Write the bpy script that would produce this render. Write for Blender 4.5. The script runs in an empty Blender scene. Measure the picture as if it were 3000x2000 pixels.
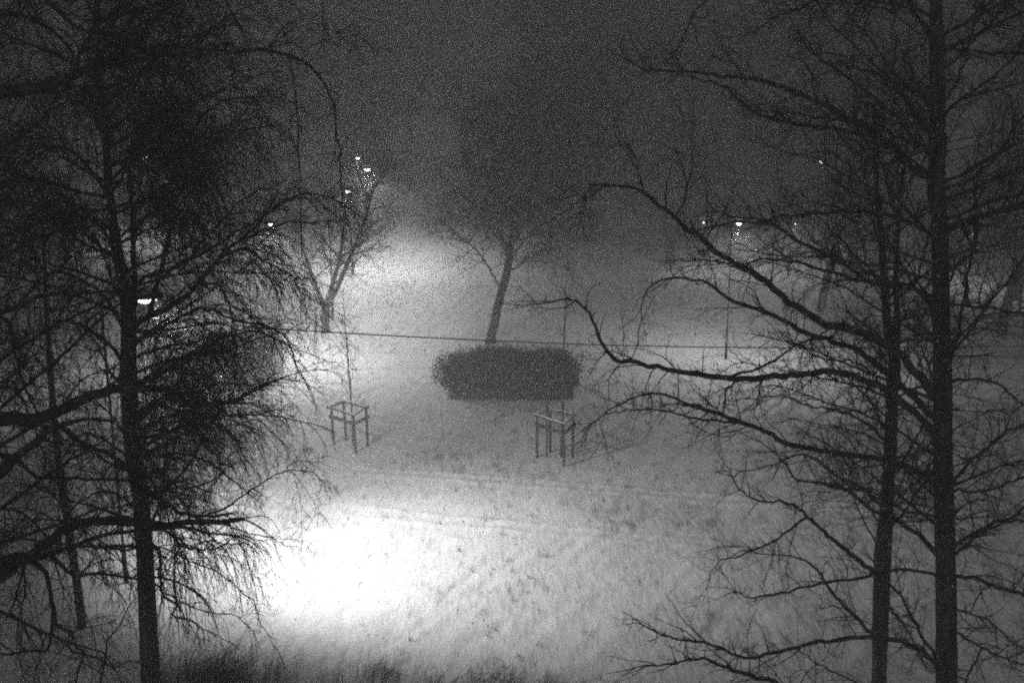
import bpy, math, random
import numpy as np
from math import radians as R

# ------------------------------------------------------------------ camera, sky, light
sc = bpy.context.scene
C = sc.collection
CAM_H, PITCH, F = 10.8, R(13.0), 3000.0
cd = bpy.data.cameras.new("camera"); cam = bpy.data.objects.new("camera", cd); C.objects.link(cam)
cam.location = (0, 0, CAM_H); cam.rotation_euler = (R(90) - PITCH, 0, 0)
cd.sensor_width = 36; cd.lens = 36; cd.clip_start = 0.1; cd.clip_end = 3000
sc.camera = cam

w = bpy.data.worlds.new("World"); sc.world = w; w.use_nodes = True
nt = w.node_tree; nt.nodes.clear()
sky = nt.nodes.new("ShaderNodeTexSky"); sky.sky_type = 'NISHITA'; sky.sun_disc = False
sky.sun_elevation = R(12); sky.sun_rotation = R(200); sky.dust_density = 4
bw = nt.nodes.new("ShaderNodeRGBToBW"); bg = nt.nodes.new("ShaderNodeBackground"); wo = nt.nodes.new("ShaderNodeOutputWorld")
nt.links.new(sky.outputs[0], bw.inputs[0]); nt.links.new(bw.outputs[0], bg.inputs[0]); nt.links.new(bg.outputs[0], wo.inputs[0])
bg.inputs[1].default_value = 0.044
sl = bpy.data.lights.new("sun", 'SUN'); so = bpy.data.objects.new("sun", sl); C.objects.link(so)
sl.energy = 0.01; sl.angle = R(20); sl.color = (1, 1, 1); so.rotation_euler = (R(78), 0, R(-20))

sc.view_settings.view_transform = 'Standard'; sc.view_settings.look = 'None'
sc.view_settings.gamma = 1; sc.view_settings.exposure = 0
sc.cycles.use_denoising = False
sc.cycles.pixel_filter_type = 'BLACKMAN_HARRIS'; sc.cycles.filter_width = 2.1
sc.cycles.max_bounces = 4; sc.cycles.diffuse_bounces = 2; sc.cycles.volume_bounces = 1
sc.cycles.glossy_bounces = 1; sc.cycles.transmission_bounces = 1
sc.cycles.use_light_tree = True
sc.cycles.caustics_reflective = False; sc.cycles.caustics_refractive = False

HAZE_DENSITY = 0.0123

cp, sp = math.cos(PITCH), math.sin(PITCH)
def at(x, y, Y):
    """point seen at photo pixel (x, y) that stands Y metres out; also its depth from the lens"""
    u, v = (x - 1500) / F, -(y - 1000) / F
    dy, dz = cp + v * sp, -sp + v * cp
    t = Y / dy
    return np.array((u * t, Y, CAM_H + t * dz)), t
def ground(x, y):
    u, v = (x - 1500) / F, -(y - 1000) / F
    dy, dz = cp + v * sp, -sp + v * cp
    t = -CAM_H / dz
    return u * t, dy * t

# ------------------------------------------------------------------ helpers
def tag(o, label=None, cat=None, group=None, kind=None):
    if label: o['label'] = label
    if cat: o['category'] = cat
    if group: o['group'] = group
    if kind: o['kind'] = kind
    return o
def empty(name, loc=(0, 0, 0), rz=0):
    o = bpy.data.objects.new(name, None); C.objects.link(o)
    o.location = tuple(float(v) for v in loc); o.rotation_euler = (0, 0, rz); o.empty_display_size = .3
    return o
def copy_tree(o, parent=None):
    c = o.copy(); C.objects.link(c); c.parent = parent
    for ch in [q for q in bpy.data.objects if q.parent == o]:
        copy_tree(ch, c)
    return c

def node_mat(name, rough=.9):
    m = bpy.data.materials.new(name); m.use_nodes = True
    t = m.node_tree; b = t.nodes['Principled BSDF']; b.inputs['Roughness'].default_value = rough
    b.inputs['Specular IOR Level'].default_value = .15
    return m, t, b
def noisy(name, lo, hi, scale=8, rough=.9, bump=.3, stretch=(1, 1, 1)):
    m, t, b = node_mat(name, rough)
    tc = t.nodes.new('ShaderNodeTexCoord'); mp = t.nodes.new('ShaderNodeMapping'); mp.inputs['Scale'].default_value = stretch
    n = t.nodes.new('ShaderNodeTexNoise'); n.inputs['Scale'].default_value = scale; n.inputs['Detail'].default_value = 5
    r = t.nodes.new('ShaderNodeValToRGB'); r.color_ramp.elements[0].position = .35; r.color_ramp.elements[1].position = .68
    r.color_ramp.elements[0].color = (lo, lo, lo, 1); r.color_ramp.elements[1].color = (hi, hi, hi, 1)
    bp = t.nodes.new('ShaderNodeBump'); bp.inputs['Strength'].default_value = bump; bp.inputs['Distance'].default_value = .02
    L = t.links.new
    L(tc.outputs['Object'], mp.inputs[0]); L(mp.outputs[0], n.inputs['Vector']); L(n.outputs[0], r.inputs[0])
    L(r.outputs[0], b.inputs['Base Color']); L(n.outputs[0], bp.inputs['Height']); L(bp.outputs[0], b.inputs['Normal'])
    return m
M_BARK = noisy('bark', .015, .085, 11, .95, 1., (1, 1, .35))
M_TWIG = noisy('twig_bark', .025, .05, 5, .9, 0)
M_FARBARK = noisy('far_bark', .03, .07, 6, .95, .3)
M_LEAF = noisy('hedge_leaf', .012, .03, 6, .9, 0)
M_WOOD = noisy('weathered_wood', .02, .055, 20, .85, .3, (1, 1, .1))
M_METAL = noisy('lamp_metal', .015, .03, 10, .5, .1)
M_CABLE = noisy('cable_rubber', .02, .035, 10, .6, 0)
M_GRASS = noisy('dead_grass', .05, .16, 3, .9, 0)
M_SNOWCAP = noisy('snow_cap', .72, .84, 6, .7, .1)
M_FLAKE, _t, _b = node_mat('snowflake'); _b.inputs['Base Color'].default_value = (.85, .85, .85, 1)

def new_mesh(name, V, Fq, mat, parent=None, smooth=True, tri=False):
    me = bpy.data.meshes.new(name)
    V = np.ascontiguousarray(V, dtype=np.float32); Fq = np.ascontiguousarray(Fq, dtype=np.int32)
    k = Fq.shape[1]
    me.vertices.add(len(V)); me.vertices.foreach_set('co', V.ravel())
    me.loops.add(Fq.size); me.loops.foreach_set('vertex_index', Fq.ravel())
    me.polygons.add(len(Fq)); me.polygons.foreach_set('loop_start', np.arange(0, Fq.size, k, dtype=np.int32))
    me.update(calc_edges=True)
    if smooth: me.polygons.foreach_set('use_smooth', np.ones(len(Fq), dtype=bool))
    me.materials.append(mat)
    o = bpy.data.objects.new(name, me); C.objects.link(o)
    if parent: o.parent = parent
    return o

class Tubes:
    def __init__(s): s.p = []; s.r = []; s.n = []
    def add(s, pts, rad):
        s.p.append(np.asarray(pts, dtype=np.float64)); s.r.append(np.asarray(rad, dtype=np.float64)); s.n.append(len(pts))
    def build(s, name, mat, parent=None, sides=3, origin=(0, 0, 0)):
        P = np.concatenate(s.p); Rr = np.concatenate(s.r); n = np.array(s.n)
        start = np.concatenate(([0], np.cumsum(n)[:-1])); end = start + n - 1
        nxt = np.arange(len(P)) + 1; prv = np.arange(len(P)) - 1
        nxt[end] = end; prv[start] = start
        T = P[nxt] - P[prv]; T /= (np.linalg.norm(T, axis=1, keepdims=True) + 1e-9)
        ref = np.tile(np.array((.31, .52, .79)), (len(P), 1))
        # one reference per tube, never along the tube
        avg = P[end] - P[start]; avg /= (np.linalg.norm(avg, axis=1, keepdims=True) + 1e-9)
        alt = np.abs(avg @ np.array((.31, .52, .79))) > .75
        refs = np.where(alt[:, None], np.array((.9, -.4, .1)), np.array((.31, .52, .79)))
        ref = np.repeat(refs, n, axis=0)
        A = np.cross(T, ref); A /= (np.linalg.norm(A, axis=1, keepdims=True) + 1e-9)
        B = np.cross(T, A)
        a = np.arange(sides) * 2 * np.pi / sides
        V = P[:, None, :] + Rr[:, None, None] * (np.cos(a)[None, :, None] * A[:, None, :] + np.sin(a)[None, :, None] * B[:, None, :])
        V = V.reshape(-1, 3) - np.array(origin, dtype=float)
        seg = np.ones(len(P), bool); seg[end] = False
        i = np.nonzero(seg)[0]
        j = np.arange(sides); j2 = (j + 1) % sides
        Q = np.stack([i[:, None] * sides + j, i[:, None] * sides + j2, (i[:, None] + 1) * sides + j2, (i[:, None] + 1) * sides + j], axis=-1).reshape(-1, 4)
        return new_mesh(name, V, Q, mat, parent)

def smooth_line(P, step=.12, jitter=0., rng=None):
    """Catmull-Rom through P (n,k) resampled about every `step`"""
    P = np.asarray(P, float); out = []
    Q = np.vstack([2 * P[0] - P[1], P, 2 * P[-1] - P[-2]])
    for i in range(1, len(Q) - 2):
        a, b, c, d = Q[i - 1], Q[i], Q[i + 1], Q[i + 2]
        k = max(1, int(np.linalg.norm((c - b)[:3]) / step))
        for t in np.arange(k) / k:
            out.append(.5 * ((2 * b) + (-a + c) * t + (2 * a - 5 * b + 4 * c - d) * t * t + (-a + 3 * b - 3 * c + d) * t ** 3))
    out.append(P[-1]); out = np.array(out)
    if jitter and rng is not None:
        jt = np.array([[rng.gauss(0, 1) for _ in range(3)] for _ in range(len(out))]) * jitter
        jt[0] = 0; out[:, :3] += jt
    return out

def nrm(v):
    l = math.sqrt(v[0] * v[0] + v[1] * v[1] + v[2] * v[2]) + 1e-9
    return (v[0] / l, v[1] / l, v[2] / l)
def rand_unit(rng):
    z = rng.uniform(-1, 1); a = rng.uniform(0, 6.2832); s = math.sqrt(1 - z * z)
    return (s * math.cos(a), s * math.sin(a), z)

def grow(T, rng, p, d, L, r, lev, P):
    """one twig and, level by level, the twigs on it. P: dict of wander, droop, kids, angle, shrink"""
    n = max(4, int(L / P['seg'][lev])); st = L / n
    pts = [p]; rad = [r]; dd = d; q = p
    wd, dr = P['wander'][lev], P['droop'][lev]
    kids = P['kids'][lev] * L if lev < P['levels'] else 0
    acc = rng.random(); tw = []
    for i in range(n):
        u = rand_unit(rng)
        dd = nrm((dd[0] + u[0] * wd, dd[1] + u[1] * wd, dd[2] + u[2] * wd - dr * st * (1 + 1.5 * i / n)))
        q = (q[0] + dd[0] * st, q[1] + dd[1] * st, q[2] + dd[2] * st)
        pts.append(q); rad.append(r * (1 - .72 * (i + 1) / n))
        if kids:
            acc += kids / n
            while acc > 1 and i > 0:
                acc -= 1
                u = rand_unit(rng)
                # sideways part of u
                k = u[0] * dd[0] + u[1] * dd[1] + u[2] * dd[2]
                sd = nrm((u[0] - k * dd[0], u[1] - k * dd[1], u[2] - k * dd[2]))
                an = rng.uniform(*P['angle'])
                ca, sa = math.cos(an), math.sin(an)
                cdn = (dd[0] * ca + sd[0] * sa, dd[1] * ca + sd[1] * sa, dd[2] * ca + sd[2] * sa + P['lift'][lev])
                tw.append((q, nrm(cdn), L * P['shrink'][lev] * rng.uniform(.45, 1.1) * (1 - .45 * i / n), max(P['rmin'], rad[-1] * .62)))
    T.add(pts, rad)
    for q, cdn, l2, r2 in tw:
        grow(T, rng, q, cdn, l2, r2, lev + 1, P)

UPRIGHT = dict(seg=[.10, .08, .07, .06], wander=[.26, .33, .40, .4], droop=[.12, .25, .4, .5], kids=[7, 9.5, 9, 0], angle=(R(28), R(68)),
               shrink=[.5, .5, .55, .5], lift=[.10, .02, -.05, 0], rmin=.0034, levels=2)
HANG = dict(seg=[.12, .10, .08, .06], wander=[.13, .16, .22, .3], droop=[1.7, 1.9, 1.8, 1.3], kids=[4.5, 5, 0, 0], angle=(R(15), R(50)),
            shrink=[.6, .5, .5, .5], lift=[-.1, -.15, -.15, 0], rmin=.0034, levels=2)
WEEP = dict(seg=[.10, .09, .08, .06], wander=[.15, .17, .22, .3], droop=[.75, 1.1, 1.3, 1.3], kids=[8, 9, 7, 0], angle=(R(20), R(60)),
            shrink=[.62, .6, .55, .5], lift=[0, -.1, -.15, 0], rmin=.0034, levels=2)

def spawn(T, rng, line, rads, per_m, length, P, r0=.011, t0=.12, t1=1., lift=.25, side=None):
    """twigs along a limb; line (n,3)"""
    seg = np.linalg.norm(np.diff(line, axis=0), axis=1); tot = seg.sum(); cum = np.concatenate(([0], np.cumsum(seg)))
    k = int(tot * per_m * (t1 - t0))
    for _ in range(k):
        s = rng.uniform(t0, t1) * tot
        i = min(len(line) - 2, int(np.searchsorted(cum, s)) - 1); i = max(i, 0)
        f = (s - cum[i]) / (seg[i] + 1e-9)
        q = line[i] + (line[i + 1] - line[i]) * f
        d = (line[i + 1] - line[i]) / (seg[i] + 1e-9)
        u = rand_unit(rng); kk = float(np.dot(u, d)); sd = nrm((u[0] - kk * d[0], u[1] - kk * d[1], u[2] - kk * d[2]))
        an = rng.uniform(R(30), R(80)); ca, sa = math.cos(an), math.sin(an)
        dd = nrm((d[0] * ca + sd[0] * sa, d[1] * ca + sd[1] * sa, d[2] * ca + sd[2] * sa + lift))
        rr = min(r0, float(rads[i]) * .7)
        grow(T, rng, tuple(q), dd, rng.uniform(*length) * (1.15 - .5 * s / tot), rr, 0, P)

def limb(pts, w0, w1, Y0, Y1, wm=None, rng=None, jit=.008, bow=0):
    """a limb traced in the photo: pixels, widths in pixels, and how far out its two ends stand"""
    n = len(pts); out = []
    for i, (x, y) in enumerate(pts):
        t = i / (n - 1)
        Y = Y0 + (Y1 - Y0) * t + bow * math.sin(t * math.pi)
        q, dep = at(x, y, Y)
        if wm is None: wd = w0 + (w1 - w0) * t
        else: wd = w0 + (wm - w0) * t * 2 if t < .5 else wm + (w1 - wm) * (t * 2 - 1)
        out.append((*q, wd / 2 / F * dep))
    L = smooth_line(out, .11, jit, rng)
    return L[:, :3], np.maximum(L[:, 3], .003)

def knobbly(rad, rng, amt=.07):
    return rad * np.array([1 + rng.uniform(-amt, amt) for _ in rad])

# ------------------------------------------------------------------ value noise for the ground
def hash2(ix, iy, seed):
    h = (ix.astype(np.int64) * 374761393 + iy.astype(np.int64) * 668265263 + seed * 974634777) & 0xffffffff
    h = ((h ^ (h >> 13)) * 1274126177) & 0xffffffff
    return ((h ^ (h >> 16)) & 0xffff) / 65535.0
def vnoise(x, y, seed=0):
    ix, iy = np.floor(x), np.floor(y); fx, fy = x - ix, y - iy
    fx = fx * fx * (3 - 2 * fx); fy = fy * fy * (3 - 2 * fy)
    a, b = hash2(ix, iy, seed), hash2(ix + 1, iy, seed); c, d = hash2(ix, iy + 1, seed), hash2(ix + 1, iy + 1, seed)
    return (a + (b - a) * fx) * (1 - fy) + (c + (d - c) * fx) * fy
def fbm(x, y, seed=0, o=4):
    s = 0; a = .5
    for k in range(o): s = s + a * vnoise(x * 2 ** k, y * 2 ** k, seed + k); a *= .5
    return s
def track(x, y, x0, y0, x1, y1, wdt):
    """distance-based ridge along a straight line on the ground"""
    t = ((x - x0) * (x1 - x0) + (y - y0) * (y1 - y0)) / ((x1 - x0) ** 2 + (y1 - y0) ** 2)
    px, py = x0 + t * (x1 - x0), y0 + t * (y1 - y0)
    wob = .12 * (vnoise(t * 17, t * 0, 77) - .5)
    d = np.hypot(x - px, y - py) + wob
    return np.exp(-(d / wdt) ** 2)
TR = [((850, 1352), (1900, 1432)), ((860, 1372), (1900, 1452)), ((830, 1465), (2100, 1590)), ((860, 1500), (2000, 1600))]
TRG = [(*ground(*a), *ground(*b)) for a, b in TR]
def slope(y):
    k = np.clip((y - 44) / 10, 0, 1); e = np.clip((y - 54), 0, 46)
    return .13 * 10 * k * k / 2 + .13 * e - .13 * np.clip((y - 86), 0, 14) ** 2 / 28
def gz(x, y):
    x = np.asarray(x, float); y = np.asarray(y, float)
    z = .30 * (fbm(x * .09, y * .09, 3, 3) - .45) + slope(y)
    z = z + .10 * (fbm(x * .45, y * .45, 9, 3) - .45)
    # wind-blown hummocks, long in the direction the wind blows
    c, s = math.cos(R(30)), math.sin(R(30))
    u, v = x * c - y * s, x * s + y * c
    near = np.clip((85 - y) / 40, 0, 1)
    h = fbm(u * 3.4, v * .8, 21, 4)
    z = z + near * .075 * (h - .45)
    dents = np.clip(.31 - fbm(u * 5.5 + 9, v * .7, 41, 3), 0, 1)
    z = z - near * .28 * dents
    for (x0, y0, x1, y1) in TRG:
        z = z + .05 * track(x, y, x0, y0, x1, y1, .07)
    return z

# ------------------------------------------------------------------ ground, path
m, t, b = node_mat('snow_and_grass', .75); M_SNOW = m
L = t.links.new; N = t.nodes.new
geo = N('ShaderNodeNewGeometry')
mp = N('ShaderNodeMapping'); mp.inputs['Rotation'].default_value = (0, 0, R(30)); mp.inputs['Scale'].default_value = (1, .28, 1)
L(geo.outputs['Position'], mp.inputs[0])
n1 = N('ShaderNodeTexNoise'); n1.inputs['Scale'].default_value = 4.5; n1.inputs['Detail'].default_value = 6; n1.inputs['Roughness'].default_value = .65
L(mp.outputs[0], n1.inputs['Vector'])
n2 = N('ShaderNodeTexNoise'); n2.inputs['Scale'].default_value = .22; n2.inputs['Detail'].default_value = 3
L(geo.outputs['Position'], n2.inputs['Vector'])
mx = N('ShaderNodeMath'); mx.operation = 'MULTIPLY_ADD'; mx.inputs[1].default_value = .55
L(n2.outputs[0], mx.inputs[0]); L(n1.outputs[0], mx.inputs[2])
rp = N('ShaderNodeValToRGB'); e = rp.color_ramp.elements
e[0].position = .66; e[0].color = (.80, .80, .80, 1); e[1].position = 1.0; e[1].color = (.34, .34, .34, 1)
e2 = rp.color_ramp.elements.new(.84); e2.color = (.70, .70, .70, 1)
L(mx.outputs[0], rp.inputs[0]); L(rp.outputs[0], b.inputs['Base Color'])
n3 = N('ShaderNodeTexNoise'); n3.inputs['Scale'].default_value = 9; n3.inputs['Detail'].default_value = 8; L(mp.outputs[0], n3.inputs['Vector'])
bp = N('ShaderNodeBump'); bp.inputs['Strength'].default_value = .5; bp.inputs['Distance'].default_value = .05
L(n3.outputs[0], bp.inputs['Height']); L(bp.outputs[0], b.inputs['Normal'])

xs = np.concatenate([-np.geomspace(600, 24, 26)[:-1], np.arange(-24, 24, .13), np.geomspace(24, 600, 26)])
ys = np.concatenate([np.linspace(-200, 10, 20)[:-1], np.arange(10, 34, .10), np.arange(34, 60, .17), np.arange(60, 90, .3), np.arange(90, 110, .8), np.geomspace(110, 900, 24)])
X, Yg = np.meshgrid(xs, ys); Z = gz(X, Yg)
nx, ny = len(xs), len(ys)
idx = np.arange(nx * ny).reshape(ny, nx)
Q = np.stack([idx[:-1, :-1], idx[:-1, 1:], idx[1:, 1:], idx[1:, :-1]], -1).reshape(-1, 4)
g = new_mesh('snowy_ground', np.stack([X, Yg, Z], -1).reshape(-1, 3), Q, M_SNOW)
tag(g, 'snow covered lawn with tufts and wind blown hollows', 'ground', kind='structure')

# ploughed path crossing behind the hedge: its own sheet just above the lawn
m, t, b = node_mat('path_snow', .7)
tc = t.nodes.new('ShaderNodeNewGeometry'); n = t.nodes.new('ShaderNodeTexNoise'); n.inputs['Scale'].default_value = 3; n.inputs['Detail'].default_value = 6
r = t.nodes.new('ShaderNodeValToRGB'); r.color_ramp.elements[0].color = (.6, .6, .6, 1); r.color_ramp.elements[1].color = (.84, .84, .84, 1)
t.links.new(tc.outputs['Position'], n.inputs['Vector']); t.links.new(n.outputs[0], r.inputs[0]); t.links.new(r.outputs[0], b.inputs['Base Color'])
px = np.arange(-60, 60, .25); py = np.linspace(-1.5, 1.5, 13)
PX, PY = np.meshgrid(px, py); YY = 42.8 + PX * -.02 + PY
ZZ = gz(PX, YY) * .25 + .10 + .03 * np.cos(PY * 2.2)
ZZ[0] -= .25; ZZ[-1] -= .25
idx = np.arange(PX.size).reshape(PX.shape)
Q = np.stack([idx[:-1, :-1], idx[:-1, 1:], idx[1:, 1:], idx[1:, :-1]], -1).reshape(-1, 4)
tag(new_mesh('path', np.stack([PX, YY, ZZ], -1).reshape(-1, 3), Q, m), 'smooth snow covered path crossing behind the hedge', 'path', kind='structure')

# ------------------------------------------------------------------ street lamps
me_, t, b = node_mat('lamp_lens'); M_LENS = me_
b.inputs['Emission Color'].default_value = (1, 1, 1, 1); b.inputs['Emission Strength'].default_value = 9; b.inputs['Base Color'].default_value = (.8, .8, .8, 1)

def box(V, Fs, c, s):
    k = len(V)
    for dx in (-1, 1):
        for dy in (-1, 1):
            for dz in (-1, 1):
                V.append((c[0] + dx * s[0] / 2, c[1] + dy * s[1] / 2, c[2] + dz * s[2] / 2))
    for f in ((0, 1, 3, 2), (4, 6, 7, 5), (0, 4, 5, 1), (2, 3, 7, 6), (0, 2, 6, 4), (1, 5, 7, 3)):
        Fs.append([k + i for i in f])
def boxes(name, lst, mat, parent, bevel=0):
    V, Fs = [], []
    for c, s in lst: box(V, Fs, c, s)
    o = new_mesh(name, V, Fs, mat, parent, smooth=False)
    if bevel:
        md = o.modifiers.new('bevel', 'BEVEL'); md.width = bevel; md.segments = 2
    return o
def lens_head(name, prof, mat, parent, loc, squash=1.):
    """lathe profile (r, z)"""
    V, Fs = [], []; n = 16
    for r_, z_ in prof:
        for k in range(n):
            a = k * 2 * math.pi / n
            V.append((loc[0] + r_ * math.cos(a) * squash, loc[1] + r_ * math.sin(a), loc[2] + z_))
    for i in range(len(prof) - 1):
        for k in range(n):
            Fs.append([i * n + k, i * n + (k + 1) % n, (i + 1) * n + (k + 1) % n, (i + 1) * n + k])
    return new_mesh(name, V, Fs, mat, parent)

def street_lamp(x, y, h, rz, power, label, aim=None, spot=150, arm=1.0, blend=.5, group='street lamps lit in the snowstorm', name='street_lamp', lens=1., squeeze=1.):
    z0 = float(gz(x, y))
    root = empty(name, (x, y, z0), rz); tag(root, label, 'street lamp', group)
    # the head is over the root's +X arm end
    T = Tubes(); T.add([(-arm, 0, -.3), (-arm, 0, .9), (-arm, 0, .92), (-arm, 0, h - .1)], [.06, .055, .035, .028]); T.build('pole', M_METAL, root, 12)
    T = Tubes(); P_ = smooth_line([(-arm, 0, h - .12, .04), (-arm * .9, 0, h + .1, .035), (-arm * .5, 0, h + .2, .03), (-.22, 0, h + .16, .03)], .1)
    T.add(P_[:, :3], P_[:, 3]); T.build('arm', M_METAL, root, 8)
    hd = lens_head('lamp_head', [(.0, .25), (.12, .245), (.2, .2), (.27, .12), (.29, .07), (.27, .065), (.0, .064)], M_METAL, root, (0, 0, h), 1.3)
    lens_head('lens', [(.24 * lens, .06), (.20 * lens, .0), (.1 * lens, -.05), (0, -.06)], M_LENS, hd, (0, 0, h), 1.3)
    lens_head('snow_cap', [(.0, .33), (.12, .32), (.2, .26), (.235, .19), (.18, .215), (.0, .255)], M_SNOWCAP, root, (0, 0, h), 1.3)
    ld = bpy.data.lights.new('lamp_light', 'SPOT'); ld.energy = power; ld.spot_size = R(spot); ld.spot_blend = blend; ld.shadow_soft_size = .4
    lo = bpy.data.objects.new('lamp_light', ld); C.objects.link(lo); lo.parent = root
    lo.location = (0, 0, h - .14); lo.scale = (squeeze, 1, 1)
    if aim is not None:
        import mathutils
        v = mathutils.Vector((aim[0] - x, aim[1] - y, -h)); v.rotate(mathutils.Euler((0, 0, -rz)))
        lo.rotation_euler = v.to_track_quat('-Z', 'Y').to_euler()
    return root

def lamp_at(px_, py_, h):
    """foot of a lamp whose head, h above the ground, is seen at this pixel"""
    u, v = (px_ - 1500) / F, -(py_ - 1000) / F
    dy, dz = cp + v * sp, -sp + v * cp
    lo_, hi_ = 5., 140.
    for _ in range(60):
        t_ = (lo_ + hi_) / 2
        if CAM_H + dz * t_ > h + float(slope(dy * t_)): lo_ = t_
        else: hi_ = t_
    return u * lo_, dy * lo_

x_, y_ = lamp_at(428, 872, 6.7)
L1 = street_lamp(x_, y_, 6.7, R(0), 3900, 'brightest street lamp, its head shining through the twigs beside the thick left tree trunk', aim=(-3.4, 26.4), spot=132, blend=1., lens=.8, squeeze=.9)
ld = bpy.data.lights.new('lamp_light', 'SPOT'); ld.energy = 5000; ld.spot_size = R(92); ld.spot_blend = 1.; ld.shadow_soft_size = .4   # second spot added to the same head to stretch the light pool outward
lo = bpy.data.objects.new('lamp_light', ld); C.objects.link(lo); lo.parent = L1; lo.location = (.1, 0, 6.54); lo.scale = (.84, 1, 1)
import mathutils
lo.rotation_euler = mathutils.Vector((.5 - x_, 23.6 - y_, -6.7)).to_track_quat('-Z', 'Y').to_euler()
x_, y_ = lamp_at(790, 655, 6.0)
street_lamp(x_, y_, 6.0, R(0), 3000, 'street lamp by the path, glinting through the crossing branches of the left tree', lens=.45)
x_, y_ = lamp_at(2165, 652, 6.0)
street_lamp(x_, y_, 6.0, R(0), 1250, 'street lamp by the path, glowing through the right tree twigs as a bright patch', arm=.28, lens=.36)
for px_, py_, pw, lab in [(2062, 650, 110, 'far lamp added to light the snow behind the long rising limb of the right tree'), (2330, 654, 140, 'low far lamp added in the tangle of twigs just left of the forked tree'), (2850, 684, 170, 'low far lamp added to glow dimly just right of the thickest trunk')]:  # low lamps added to light the pale snow strip, lenses kept tiny
    x_, y_ = lamp_at(px_, py_, 3.0)
    street_lamp(x_, y_, 3.0, R(0), pw, lab, arm=.2, lens=.13, spot=165)
x_, y_ = lamp_at(1075, 498, 6.0)
street_lamp(x_, y_, 6.0, R(0), 2500, 'far lamp with a wide glow above the snowy clearing', spot=172, blend=.6, lens=.6)
x_, y_ = lamp_at(1020, 560, 6.4)
street_lamp(x_, y_, 6.4, R(0), 800, 'lamp glinting among the top twigs of the tree with fanning stems', spot=150, blend=.8, lens=.5)
x_, y_ = lamp_at(1048, 466, 5.6)
street_lamp(x_, y_, 5.6, R(0), 500, 'tiny far lamp just above the wide glowing one', lens=.35)
x_, y_ = lamp_at(2408, 474, 5.4)
street_lamp(x_, y_, 5.4, R(0), 250, 'lone small far lamp in the dark between right tree limbs', lens=.6)
x_, y_ = lamp_at(415, 462, 5.4)
street_lamp(x_, y_, 5.4, R(0), 900, 'far lamp seen through the upper twigs of the left tree', lens=1.15)

# ------------------------------------------------------------------ trees
def tree(name, label, cat, trunk, limbs, seed, twigs, P, group=None, base=None, forks=(), extra=None, per_m=3.6, length=(.5, 1.5), r0=.011, lift=.25, mat=None, short=10):
    """trunk: (pixels with widths, Y); limbs: list of (pixels, w0, w1, Yend[, P, per_m, length])"""
    rng = random.Random(seed)
    if mat: short = 0
    mat = mat or M_BARK
    root = empty(name, base); tag(root, label, cat, group)
    T = Tubes(); o = np.array(base)
    for (line, rad) in trunk: T.add(line, knobbly(rad, rng, .03))
    T.build('trunk', mat, root, 14, o)
    TW = Tubes()
    for (line, rad, kw) in limbs:
        T = Tubes(); T.add(line, knobbly(rad, rng, .10)); T.build('branch', mat, root, 8, o)
        spawn(TW, rng, line, rad, kw.get('per_m', per_m), kw.get('length', length), kw.get('P', P), kw.get('r0', r0), kw.get('t0', .12), 1., kw.get('lift', lift))
        spawn(TW, rng, line, rad, short, (.10, .42), dict(kw.get('P', P), levels=1), min(r0, .008), .15, 1., lift)
        # the tip frays into a few twigs
        d = nrm(line[-1] - line[-3])
        for _ in range(3):
            u = rand_unit(rng)
            grow(TW, rng, tuple(line[-1]), nrm((d[0] + .4 * u[0], d[1] + .4 * u[1], d[2] + .4 * u[2])), rng.uniform(.3, .8), min(r0, float(rad[-1])), 0, kw.get('P', P))
    if extra: extra(TW, rng)
    TW.build('twigs', M_TWIG, root, 3, o)
    return root

def traced_trunk(rows, Y, foot=None):
    out = []
    for x, y, wd in rows:
        q, dep = at(x, y, Y); out.append((*q, wd / 2 / F * dep))
    if out[-1][2] > .2 :
        a, b2 = np.array(out[-2]), np.array(out[-1])
        z = float(gz(b2[0], b2[1]))
        k = (b2[2] - (z + .25)) / max(a[2] - b2[2], .01)
        f1 = b2 + (b2 - a) * k; f1[3] = b2[3] * 1.12
        f2 = f1.copy(); f2[2] = z - .15; f2[3] = b2[3] * 1.45
        if k > .3: out.append(tuple(f1))
        out.append(tuple(f2))
    Ls = smooth_line(out, .2)
    return Ls[:, :3], Ls[:, 3]

def generic_limbs(rng, trunk_line, n, t0, t1, Lr, up, r_px, Yc):
    out = []
    for i in range(n):
        k = int((t0 + (t1 - t0) * i / n) * (len(trunk_line) - 1))
        p = trunk_line[k].copy(); az = rng.uniform(0, 6.283) + i * 2.4
        Ln = rng.uniform(*Lr); d = np.array((math.cos(az), math.sin(az), up * rng.uniform(.6, 1.3))); d /= np.linalg.norm(d)
        pts = [(*p, r_px)]; q = p
        for s in range(7):
            d = d + np.array([rng.gauss(0, .13), rng.gauss(0, .13), rng.gauss(0, .1) - .03]); d /= np.linalg.norm(d)
            q = q + d * Ln / 7; pts.append((*q, r_px * (1 - .8 * (s + 1) / 7)))
        Ls = smooth_line(pts, .3); out.append((Ls[:, :3], np.maximum(Ls[:, 3], .008), {}))
    return out

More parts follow.
